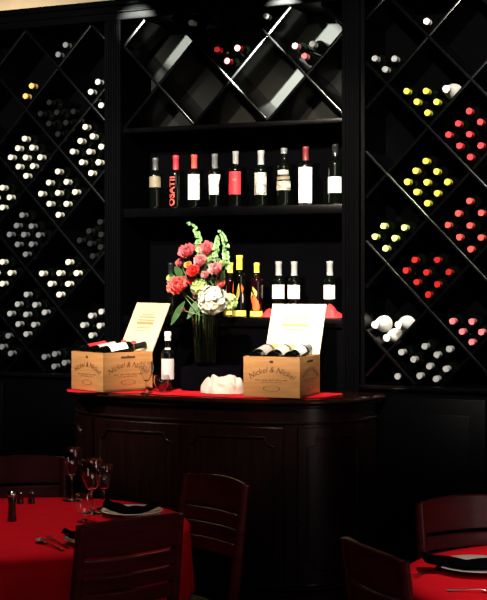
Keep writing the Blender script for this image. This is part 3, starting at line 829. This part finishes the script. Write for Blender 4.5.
def ruffled(center, R_, seed, layers=5):
    rnd = random.Random(seed); mb = MB(); tilt0 = Matrix.Rotation(math.radians(55), 4, 'X')
    for l in range(layers):
        k = 5+2*l; r = R_*(0.35+0.65*(l+1)/layers); el = math.radians(78-66*l/(layers-1))
        for q in range(k):
            a = 2*PI*(q+rnd.random()*0.6)/k
            m_ = Matrix.Translation(center) @ tilt0 @ Matrix.Rotation(a, 4, 'Z') @ Matrix.Rotation(el, 4, 'X')
            v, f = petal(r*(0.9+0.2*rnd.random()), r*0.95, 0.45)
            mb.add(v, f, m_)
    return mb
def floret_ball(center, R_, seed, n=110, s=0.019):
    rnd = random.Random(seed); mb = MB(); n = int(n*0.8)
    for i in range(n):
        z = 1-2*(i+0.5)/n; a = i*2.39996+rnd.uniform(-0.25, 0.25); r = math.sqrt(1-z*z)
        d = (Vector((r*math.cos(a), r*math.sin(a), z))+Vector((rnd.uniform(-.12, .12), rnd.uniform(-.12, .12), rnd.uniform(-.12, .12)))).normalized()
        rr = R_*(0.84+0.2*rnd.random())
        q = d.to_track_quat('Z', 'Y').to_matrix().to_4x4(); a0 = rnd.random()*PI
        for k in range(4):
            m_ = Matrix.Translation(Vector(center)+d*rr) @ q @ Matrix.Rotation(k*PI/2+a0, 4, 'Z') @ Matrix.Rotation(math.radians(rnd.uniform(-8, 16)), 4, 'X')
            v, f = petal(s, s*1.15, 0.18, 3); mb.add(v, f, m_)
    mb.lathe([(R_*0.82*math.sin(PI*i/10), -R_*0.82*math.cos(PI*i/10)) for i in range(11)], 16, Matrix.Translation(center), cap=False)
    return mb
def leaf_mb(a, b, w, n=8):
    a, b = Vector(a), Vector(b); d = (b-a); sd = d.cross(Vector((0.3, -1, 0.2))).normalized()
    vs = []; fs = []
    for i in range(n+1):
        t = i/n; ww = w*math.sin(PI*t)**0.8; c0 = a+d*t+Vector((0, 0, -0.15*d.length*t*t))
        vs += [c0-sd*ww/2, c0+Vector((0, 0, -ww*0.12)), c0+sd*ww/2]
    for i in range(n):
        k = 3*i; fs += [(k, k+3, k+4, k+1), (k+1, k+4, k+5, k+2)]
    return MB().add(vs, fs)
FG = None
def flower(name, px, py, Y, kind, R_, m, label, seed, leaf=None):
    h = fpos(px, py + (2.5 if kind == 'ruffle' else 0), Y)
    o = stem_mb(h).build(name, 'stem'); tag(o, label, 'flower', None)
    if kind == 'ruffle': ruffled(h, R_, seed).build('petals', m, o)
    elif kind == 'ball': floret_ball(h, R_, seed, n=int(110*(R_/0.07)**2)+20).build('petals', m, o)
    if leaf:
        for q in leaf:
            leaf_mb(h+Vector(q[0]), h+Vector(q[1]), q[2]).build('leaf', 'leaf', o)
    return o
flower('hydrangea', 212.5, 300, -0.395, 'ball', 0.070, 'hydr_w', 'large round white hydrangea bloom at the front of the vase', 1)
flower('hydrangea', 199, 287, -0.345, 'ball', 0.036, 'hydr_g', 'small pale green hydrangea left of the white bloom', 2)
flower('hydrangea', 229, 302, -0.325, 'ball', 0.038, 'hydr_g', 'yellow-green hydrangea right of the white bloom', 3)
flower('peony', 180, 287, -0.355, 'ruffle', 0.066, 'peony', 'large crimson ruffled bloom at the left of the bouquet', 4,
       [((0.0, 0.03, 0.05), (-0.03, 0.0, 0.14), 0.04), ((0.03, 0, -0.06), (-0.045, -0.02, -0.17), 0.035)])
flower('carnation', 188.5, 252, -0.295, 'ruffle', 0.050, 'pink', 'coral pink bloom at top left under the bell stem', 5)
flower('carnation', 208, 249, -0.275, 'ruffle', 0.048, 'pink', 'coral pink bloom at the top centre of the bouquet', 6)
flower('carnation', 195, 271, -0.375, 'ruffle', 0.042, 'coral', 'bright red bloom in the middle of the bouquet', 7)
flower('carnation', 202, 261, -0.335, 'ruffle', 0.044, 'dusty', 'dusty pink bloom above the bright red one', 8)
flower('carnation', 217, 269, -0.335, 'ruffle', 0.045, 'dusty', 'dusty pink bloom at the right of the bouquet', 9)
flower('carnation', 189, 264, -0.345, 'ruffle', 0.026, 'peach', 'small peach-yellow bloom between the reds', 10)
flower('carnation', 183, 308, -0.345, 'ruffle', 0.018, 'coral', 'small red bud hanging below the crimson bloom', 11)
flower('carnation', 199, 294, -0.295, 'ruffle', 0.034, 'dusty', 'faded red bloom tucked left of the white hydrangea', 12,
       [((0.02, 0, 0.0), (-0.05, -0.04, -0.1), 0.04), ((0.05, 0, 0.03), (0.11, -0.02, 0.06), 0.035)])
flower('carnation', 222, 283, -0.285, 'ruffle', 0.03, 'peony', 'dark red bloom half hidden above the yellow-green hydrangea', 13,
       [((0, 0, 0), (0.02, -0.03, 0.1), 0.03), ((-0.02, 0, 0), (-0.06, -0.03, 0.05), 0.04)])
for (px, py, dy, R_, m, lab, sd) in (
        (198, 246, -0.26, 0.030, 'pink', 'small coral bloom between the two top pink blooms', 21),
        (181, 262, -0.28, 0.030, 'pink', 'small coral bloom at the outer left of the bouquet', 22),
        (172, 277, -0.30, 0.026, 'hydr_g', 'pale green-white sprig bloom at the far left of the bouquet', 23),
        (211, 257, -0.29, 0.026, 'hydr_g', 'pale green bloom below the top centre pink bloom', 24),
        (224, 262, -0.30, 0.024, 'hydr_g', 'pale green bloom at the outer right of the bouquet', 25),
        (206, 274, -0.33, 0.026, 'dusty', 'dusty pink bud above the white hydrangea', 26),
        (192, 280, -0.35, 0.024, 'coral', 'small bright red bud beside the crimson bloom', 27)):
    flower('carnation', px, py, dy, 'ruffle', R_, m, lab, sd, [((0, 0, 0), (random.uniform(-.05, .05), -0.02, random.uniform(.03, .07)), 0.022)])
def bell_stem(pts, label, seed):
    P = [fpos(x, y, Y) for x, y, Y in pts]
    base = Vector((VX, VY, VZ+0.24))
    path = [base]+P
    fine = []
    for i in range(len(path)-1):
        for k in range(5): fine.append(path[i].lerp(path[i+1], k/5))
    fine.append(path[-1])
    low = Vector((VX+(VX-P[0].x)*0.2, VY, VZ+0.022))
    o = MB().tube([low, base]+fine[1:], 0.0022, 6).build('bells_of_ireland', 'stem'); tag(o, label, 'flower')
    rnd = random.Random(seed); mb = MB(); n = 12
    for i in range(n):
        t = 0.28+0.74*i/n; t = min(t, 1); idx = t*(len(fine)-1); a = fine[int(idx)].lerp(fine[min(int(idx)+1, len(fine)-1)], idx-int(idx))
        s = 0.0175*(1.2-0.75*i/n)
        for q in range(2):
            ang = rnd.random()*2*PI
            d = Vector((math.cos(ang), math.sin(ang), 0.25)).normalized()
            m_ = Matrix.Translation(a+d*s*0.5) @ d.to_track_quat('Z', 'Y').to_matrix().to_4x4()
            mb.lathe([(s*0.15, -s*0.4), (s*0.45, -s*0.1), (s*0.62, s*0.25), (s*0.85, s*0.5), (s*0.8, s*0.52), (s*0.55, s*0.25), (s*0.3, 0)], 8, m_, cap=False)
    mb.build('bells', 'bells', o); return o
bell_stem([(199, 262, -0.285), (200, 246, -0.285), (198, 236, -0.290), (194, 227, -0.295), (187, 222.5, -0.300)], 'arching green bell stem rising highest over the bouquet', 1)
bell_stem([(224, 275, -0.285), (226.5, 258, -0.285), (226, 246, -0.290), (223, 236, -0.295), (219, 230.5, -0.300)], 'arching green bell stem at the right of the bouquet', 2)
bell_stem([(207, 272, -0.305), (215, 253, -0.305), (217, 243, -0.305), (218, 236, -0.305)], 'shorter straight green bell stem between the two arching ones', 3)

# ================================================================ TABLES
def table(center, R_, name_l, cloth_l, drop, seed):
    t = empty('dining_table', (center.x, center.y, 0)); tag(t, name_l, 'table')
    MB().lathe([(0, 0.715), (R_-0.03, 0.715), (R_-0.02, 0.722), (R_-0.02, 0.737), (R_-0.03, 0.742), (0, 0.742)], 64, cap=False).build('tabletop', 'chair', t)
    MB().lathe([(0, 0.04), (0.045, 0.04), (0.04, 0.1), (0.035, 0.3), (0.05, 0.6), (0.06, 0.70), (0.0, 0.715)], 20, cap=False).build('pedestal', 'chair', t)
    MB().lathe([(0, 0.0), (0.17, 0.0), (0.175, 0.012), (0.12, 0.028), (0.05, 0.04), (0, 0.045)], 40, cap=False).build('base', 'chair', t)
    nu, nv = 144, 30
    def fn(u, v):
        a = 2*PI*u
        if v < 0.5: r = R_*v/0.5; z = 0.747
        else:
            q = (v-0.5)/0.5
            fold = math.sin(a*11+seed)+0.6*math.sin(a*17+seed*2)
            r = R_+0.004+0.012*min(1, q*4)+q*0.018*fold*min(1, q*2); z = 0.747-drop*q
            if q < 0.12: r = R_+0.016*math.sin(q/0.12*PI/2); z = 0.747-0.012*(1-math.cos(q/0.12*PI/2))-drop*q*0.6
        return (r*math.cos(a), r*math.sin(a), z)
    c_ = MB().grid(fn, nu, nv).build('tablecloth', 'cloth', solid=0.002, ang=80); c_.location = (center.x, center.y, 0)
    tag(c_, cloth_l, 'tablecloth')
T1 = at(-0.794, 5.03); T2 = at(1.035, 4.10)
table(T1, 0.59, 'round dining table under the left red tablecloth', 'deep red tablecloth on the left round table, hanging in folds', 0.27, 1)
table(T2, 0.565, 'round dining table under the right red tablecloth', 'bright red tablecloth on the table at the lower right corner', 0.27, 2)
TZ = 0.749

# ================================================================ CHAIRS
def make_chair():
    r = empty('dining_chair')
    W = 0.38; zt = 0.88
    def rail(z0, z1, y0, y1, bow, t=0.02):
        # bowed board across the back
        n = 12; vs = []; fs = []
        for i in range(n+1):
            u = i/n*2-1; x = u*(W/2-0.012); yb = -bow*(1-u*u)
            zc = 0.010*(1-u*u) if z1 > zt-0.02 else 0.0
            vs += [(x, y0+yb, z0), (x, y0+yb+t, z0), (x, y1+yb+t, z1+zc), (x, y1+yb, z1+zc)]
        for i in range(n):
            k = 4*i
            for q in range(4): fs.append((k+q, k+4+q, k+4+(q+1) % 4, k+(q+1) % 4))
        fs += [(0, 1, 2, 3), (4*n+3, 4*n+2, 4*n+1, 4*n)]
        o_ = MB().add(vs, fs)
        return o_
    def yb(z): return -0.195-(z-0.45)*0.13 if z > 0.45 else -0.195-(0.45-z)*0.06
    for nm, z0, z1 in (('top_rail', zt-0.105, zt), ('slat', zt-0.162, zt-0.116), ('slat', zt-0.216, zt-0.169), ('slat', zt-0.270, zt-0.223)):
        o_ = rail(z0, z1, yb(z0)-0.01, yb(z1)-0.01, 0.03 if nm == 'top_rail' else 0.025).build(nm, 'chair', r, ang=30)
        bv = o_.modifiers.new('bev', 'BEVEL'); bv.width = 0.004; bv.segments = 2
    for sx in (-1, 1):
        x = sx*(W/2-0.008)
        pts = [(x, yb(z), z) for z in (0.0, 0.2, 0.45, 0.6, 0.75, zt-0.004)]
        MB().tube(pts, [0.014, 0.017, 0.021, 0.02, 0.018, 0.016], 10).build('rear_leg', 'chair', r)
        MB().tube([(sx*0.18, 0.142, 0.0), (sx*0.18, 0.14, 0.42)], [0.013, 0.02], 10).build('front_leg', 'chair', r)
    sp = MB().box((-0.2, -0.19, 0.425), (0.2, 0.165, 0.452), bev=0.012).build('seat', 'seatpad', r)
    ap = MB()
    ap.box((-0.18, 0.13, 0.37), (0.18, 0.15, 0.425)); ap.box((-0.18, -0.2, 0.37), (0.18, -0.18, 0.425))
    ap.box((-0.2, -0.19, 0.37), (-0.18, 0.14, 0.425)); ap.box((0.18, -0.19, 0.37), (0.2, 0.14, 0.425))
    ap.build('apron', 'chair', r, smooth=False)
    for sx in (-1, 1):
        MB().tube([(sx*0.180, 0.14, 0.2), (sx*0.184, -0.205, 0.2)], 0.009, 8).build('stretcher', 'chair', r)
    return r
ch0 = make_chair(); first = True
CHG = 'mahogany slat-back dining chairs'
for (lat, dep, dl, dz, lab) in (
        (-0.35, 4.37, -0.61, 0.79, 'mahogany slat-back chair seen from behind, pulled up before the left table'),
        (-0.106, 5.22, -0.791, -0.613, 'glossy slat-back chair between the left table and the sideboard'),
        (-0.93, 5.80, 0.235, -0.97, 'slat-back chair behind the left table, at the left picture edge'),
        (0.362, 3.90, 0.937, 0.351, 'dark slat-back chair in profile at the left of the right table'),
        (0.758, 4.75, 0.37, -0.93, 'reddish slat-back chair standing behind the right table')):
    o = ch0 if first else dup(ch0); first = False
    d = (Rv*dl+Fv*dz).normalized(); p = at(lat, dep)+d*0.25
    o.location = (p.x, p.y, 0); o.rotation_euler = (0, 0, math.atan2(d.y, d.x)-PI/2)
    tag(o, lab, 'chair', CHG)

# ================================================================ TABLE SETTINGS
def mill(px, py, h, r, label, cap='steel', name='pepper_mill'):
    p = on_z(px, py, TZ)
    o = MB().lathe([(0, 0), (r, 0), (r*1.02, 0.004), (r*0.85, h*0.3), (r*0.8, h*0.55), (r*0.95, h*0.78), (r*0.9, h*0.8), (0, h*0.8)], 20, cap=False).build(name, 'mill')
    o.location = (p.x, p.y, TZ)
    MB().lathe([(r*0.9, h*0.8), (r*0.98, h*0.82), (r*0.95, h*0.9), (r*0.5, h*0.97), (0, h)], 20, cap=False).build('metal_top', cap, o)
    tag(o, label, 'mill' if h > 0.08 else 'shaker'); return o
mill(12, 521, 0.112, 0.0165, 'tall black pepper mill with steel top on the left table')
mill(20, 503.5, 0.05, 0.014, 'small dark shaker behind the pepper mill, left of its pair', name='salt_shaker')
mill(31.5, 503.5, 0.05, 0.014, 'small dark shaker behind the pepper mill, right of its pair', name='salt_shaker')
# cutlery
def fork(loc, ang, label, kind='fork', L=0.19):
    o = MB()
    z = 0.003
    pts = [(-L/2, 0, z), (-L/6, 0, z+0.002), (L*0.12, 0, z+0.006), (L*0.22, 0, z+0.003)]
    o.tube(pts, [0.006, 0.0035, 0.003, 0.005], 8, flat=0.45)
    r = o.build(kind, 'steel')
    if kind == 'fork':
        for k in range(4):
            y = (k-1.5)*0.006
            MB().tube([(L*0.21, y*0.6, z+0.003), (L*0.3, y, z+0.001), (L*0.4, y, z+0.003), (L*0.5, y, z+0.008)], 0.0013, 6).build('tine', 'steel', r)
    elif kind == 'spoon':
        MB().grid(lambda u, v: (L*0.2+L*0.3*u, 0.019*math.sin(PI*u)**0.6*(v*2-1), z+0.002+0.005*(v*2-1)**2+0.004*(u*2-1)**2), 12, 8).build('bowl', 'steel', r, solid=0.0012)
    else:
        MB().grid(lambda u, v: (L*0.16+L*0.4*u, (v-0.5)*0.016*(1-u**4*0.8), z+0.003+0.0002*v), 10, 3).build('blade', 'steel', r, solid=0.0012)
    r.location = loc; r.rotation_euler = (0, 0, ang)
    tag(r, label, 'cutlery'); return r
def along(px0, py0, px1, py1):
    a, b = on_z(px0, py0, TZ), on_z(px1, py1, TZ); c_ = (a+b)/2
    return Vector((c_.x, c_.y, TZ)), math.atan2(b.y-a.y, b.x-a.x), (b-a).length
for (q, kd, lab) in (((74, 551, 44, 537), 'fork', 'steel fork on the left table, right one of two side by side'),
                     ((64, 551.5, 37, 541.5), 'spoon', 'steel spoon on the left table, beside the fork toward the table edge'),
                     ((448, 591, 500, 593), 'knife', 'steel knife in front of the white plate, right table'),
                     ((432, 570.5, 417, 577), 'fork', 'steel fork left of the black napkin on right table')):
    l, a, n = along(*q); fork(l, a, lab, kd, min(0.2, max(0.15, n)))
# plates with folded napkins
def plate(px, py, label, R_=0.13):
    p = on_z(px, py, TZ+0.01)
    o = MB().lathe([(0, 0.004), (R_*0.55, 0.002), (R_*0.6, 0.004), (R_*0.95, 0.017), (R_, 0.019), (R_*0.96, 0.021), (R_*0.62, 0.009), (R_*0.55, 0.007), (0, 0.007)], 48, cap=False).build('dinner_plate', 'china')
    o.location = (p.x, p.y, TZ+0.001); tag(o, label, 'plate'); return p
def napkin(p, ang, label, L=0.30, W_=0.085, lift=0.024):
    def fn(u, v):
        x = (u-0.5)*L; y = (v-0.5)*W_*(1-0.15*math.sin(u*PI))
        end = abs(u*2-1)
        z = 0.012+0.024*end**2 + 0.02*math.sin(PI*v)**0.8 + 0.003*math.sin(u*20+v*5)
        return (x, y, z)
    mb = MB().grid(fn, 30, 12)
    mb.grid(lambda u, v: ((u-0.5)*L*0.97, (v-0.5)*W_*0.95, 0.0105+0.022*abs(u*2-1)**2+0.001*math.sin(v*9)), 20, 8)
    o = mb.build('folded_napkin', 'blackcloth', solid=0.0015)
    o.location = (p.x, p.y, TZ+0.001); o.rotation_euler = (0, 0, ang); tag(o, label, 'napkin')
pr = plate(478, 567, 'white plate under a black napkin on the right table')
napkin(pr, math.atan2(Rv.y, Rv.x)+0.02, 'black folded napkin curving across the plate on right table', L=0.34, W_=0.10)
pl = plate(132, 512.5, 'white plate on the far right side of left table', 0.115)
napkin(pl, math.atan2(Rv.y, Rv.x)-0.25, 'black folded napkin on the plate at the far side of left table', L=0.2, W_=0.09)
pl2 = plate(100, 540, 'white plate on the left table behind the nearest chair back', 0.12)
napkin(pl2, math.atan2(Rv.y, Rv.x)+0.4, 'black folded napkin on the plate beside the fork, left table', L=0.24, W_=0.09)
# glasses on the left table
for (px, py, H, R_, st, lab) in ((72, 500.5, 0.205, 0.042, 0.095, 'tall stemmed wine glass standing farthest left in the glass cluster'),
                             (92, 513.5, 0.20, 0.043, 0.085, 'stemmed wine glass in front, nearest the black napkin'),
                             (104, 508.5, 0.165, 0.036, 0.07, 'smaller stemmed glass at the right of the glass cluster'),
                             (84, 522, 0.10, 0.034, 0.002, 'short water tumbler at the foot of the wine glasses')):
    p = on_z(px, py, TZ)
    wine_glass('wine_glass' if st > 0.01 else 'water_glass', (p.x, p.y, TZ+0.001), lab, None, H, R_, st, 'glass')

# ================================================================ LIGHTS
def aim(o, tgt):
    d = Vector(tgt)-o.location; o.rotation_euler = d.to_track_quat('-Z', 'Y').to_euler()
def spot(name, loc, tgt, e, deg, blend=0.5, col=(1, 1, 1), r=0.05):
    l = bpy.data.lights.new(name, 'SPOT'); l.energy = e; l.spot_size = math.radians(deg); l.spot_blend = blend; l.color = col; l.shadow_soft_size = r
    o = bpy.data.objects.new(name, l); COL.objects.link(o); o.location = loc; aim(o, tgt); return o
def area(name, loc, tgt, e, sx, sy, col=(1, 1, 1)):
    l = bpy.data.lights.new(name, 'AREA'); l.shape = 'RECTANGLE'; l.size = sx; l.size_y = sy; l.energy = e; l.color = col
    o = bpy.data.objects.new(name, l); COL.objects.link(o); o.location = loc; aim(o, tgt); return o
WARM = (1.0, 0.86, 0.68)
# ceiling track spots in front of the rack
spot('track_spot_shelves', (0.75, -3.2, 3.5), (-0.05, 0.1, 1.8), 1300, 36, 0.6, WARM, 0.03)
spot('track_spot_left_rack', (-0.4, -3.8, 3.5), (-1.7, 0.1, 2.1), 1500, 42, 0.6, (1, 0.95, 0.85), 0.05)
spot('track_spot_right_rack', (1.9, -3.4, 3.5), (1.2, 0.1, 2.1), 1300, 42, 0.6, (1, 0.93, 0.8), 0.05)
spot('track_spot_sideboard', (0.8, -3.4, 3.6), (0.0, -0.3, 1.2), 430, 26, 0.5, WARM, 0.05)
for _n, (_x, _y, _e, _d) in enumerate(((284, 86, 6500, 8), (324, 44, 5200, 7), (180, 47, 3800, 7))):
    _t = on_y(_x, _y, 0.33)
    spot('track_spot_diamonds', (_t.x-0.55, -2.0, 3.36), _t, _e, _d, 0.5, (0.95, 1.0, 0.88), 0.03)
spot('track_spot_left_box', (-2.0, -2.6, 3.3), (l2[0], l2[1], 1.2), 480, 16, 0.6, WARM, 0.05)
spot('track_spot_flowers', (0.2, -2.4, 3.5), (VX, VY, 1.45), 190, 12, 0.6, (1, 0.93, 0.85), 0.04)
_p = at(-0.85, 4.75, 3.6); spot('track_spot_left_table', _p, at(-0.9, 5.0, 0.75), 130, 34, 0.7, WARM, 0.06)
_p = at(1.2, 4.0, 3.6); spot('track_spot_right_table', _p, at(1.15, 4.1, 0.75), 260, 34, 0.7, WARM, 0.06)
spot('upper_wall_fill', (-1.9, -0.45, 3.6), (-2.1, 0.37, 3.3), 7, 90, 0.8, (1.0, 0.8, 0.5), 0.05)  # added unseen lamp that brightens the cream wall strip above the cornice
area('right_side_fill', (4.2, -3.4, 1.6), (0.8, -0.3, 0.7), 15, 0.8, 1.6, (1, 0.85, 0.8))  # added fill, no window here; lifts the sideboard's right door
area('room_fill', (2.4, -6.2, 3.0), (0, 0, 1.2), 20, 2.5, 1.0, (1, 0.85, 0.75))

w = bpy.data.worlds.new('World'); bpy.context.scene.world = w; w.use_nodes = True
w.node_tree.nodes['Background'].inputs[0].default_value = (0.02, 0.016, 0.015, 1)
w.node_tree.nodes['Background'].inputs[1].default_value = 0.1

# ================================================================ CAMERA
cd = bpy.data.cameras.new('camera'); cd.sensor_fit = 'HORIZONTAL'; cd.sensor_width = 36; cd.lens = 36*FPX/487
cd.shift_y = -(300-HY)/487; cd.clip_start = 0.05
co = bpy.data.objects.new('camera', cd); COL.objects.link(co); co.location = CAM; co.rotation_euler = (PI/2, 0, TH)
bpy.context.scene.camera = co
sc = bpy.context.scene
sc.view_settings.view_transform = 'Standard'; sc.view_settings.look = 'None'; sc.view_settings.exposure = 0.0
try:
    sc.cycles.max_bounces = 10; sc.cycles.transmission_bounces = 8; sc.cycles.caustics_reflective = False; sc.cycles.caustics_refractive = False
    sc.cycles.sample_clamp_indirect = 3
except Exception: pass
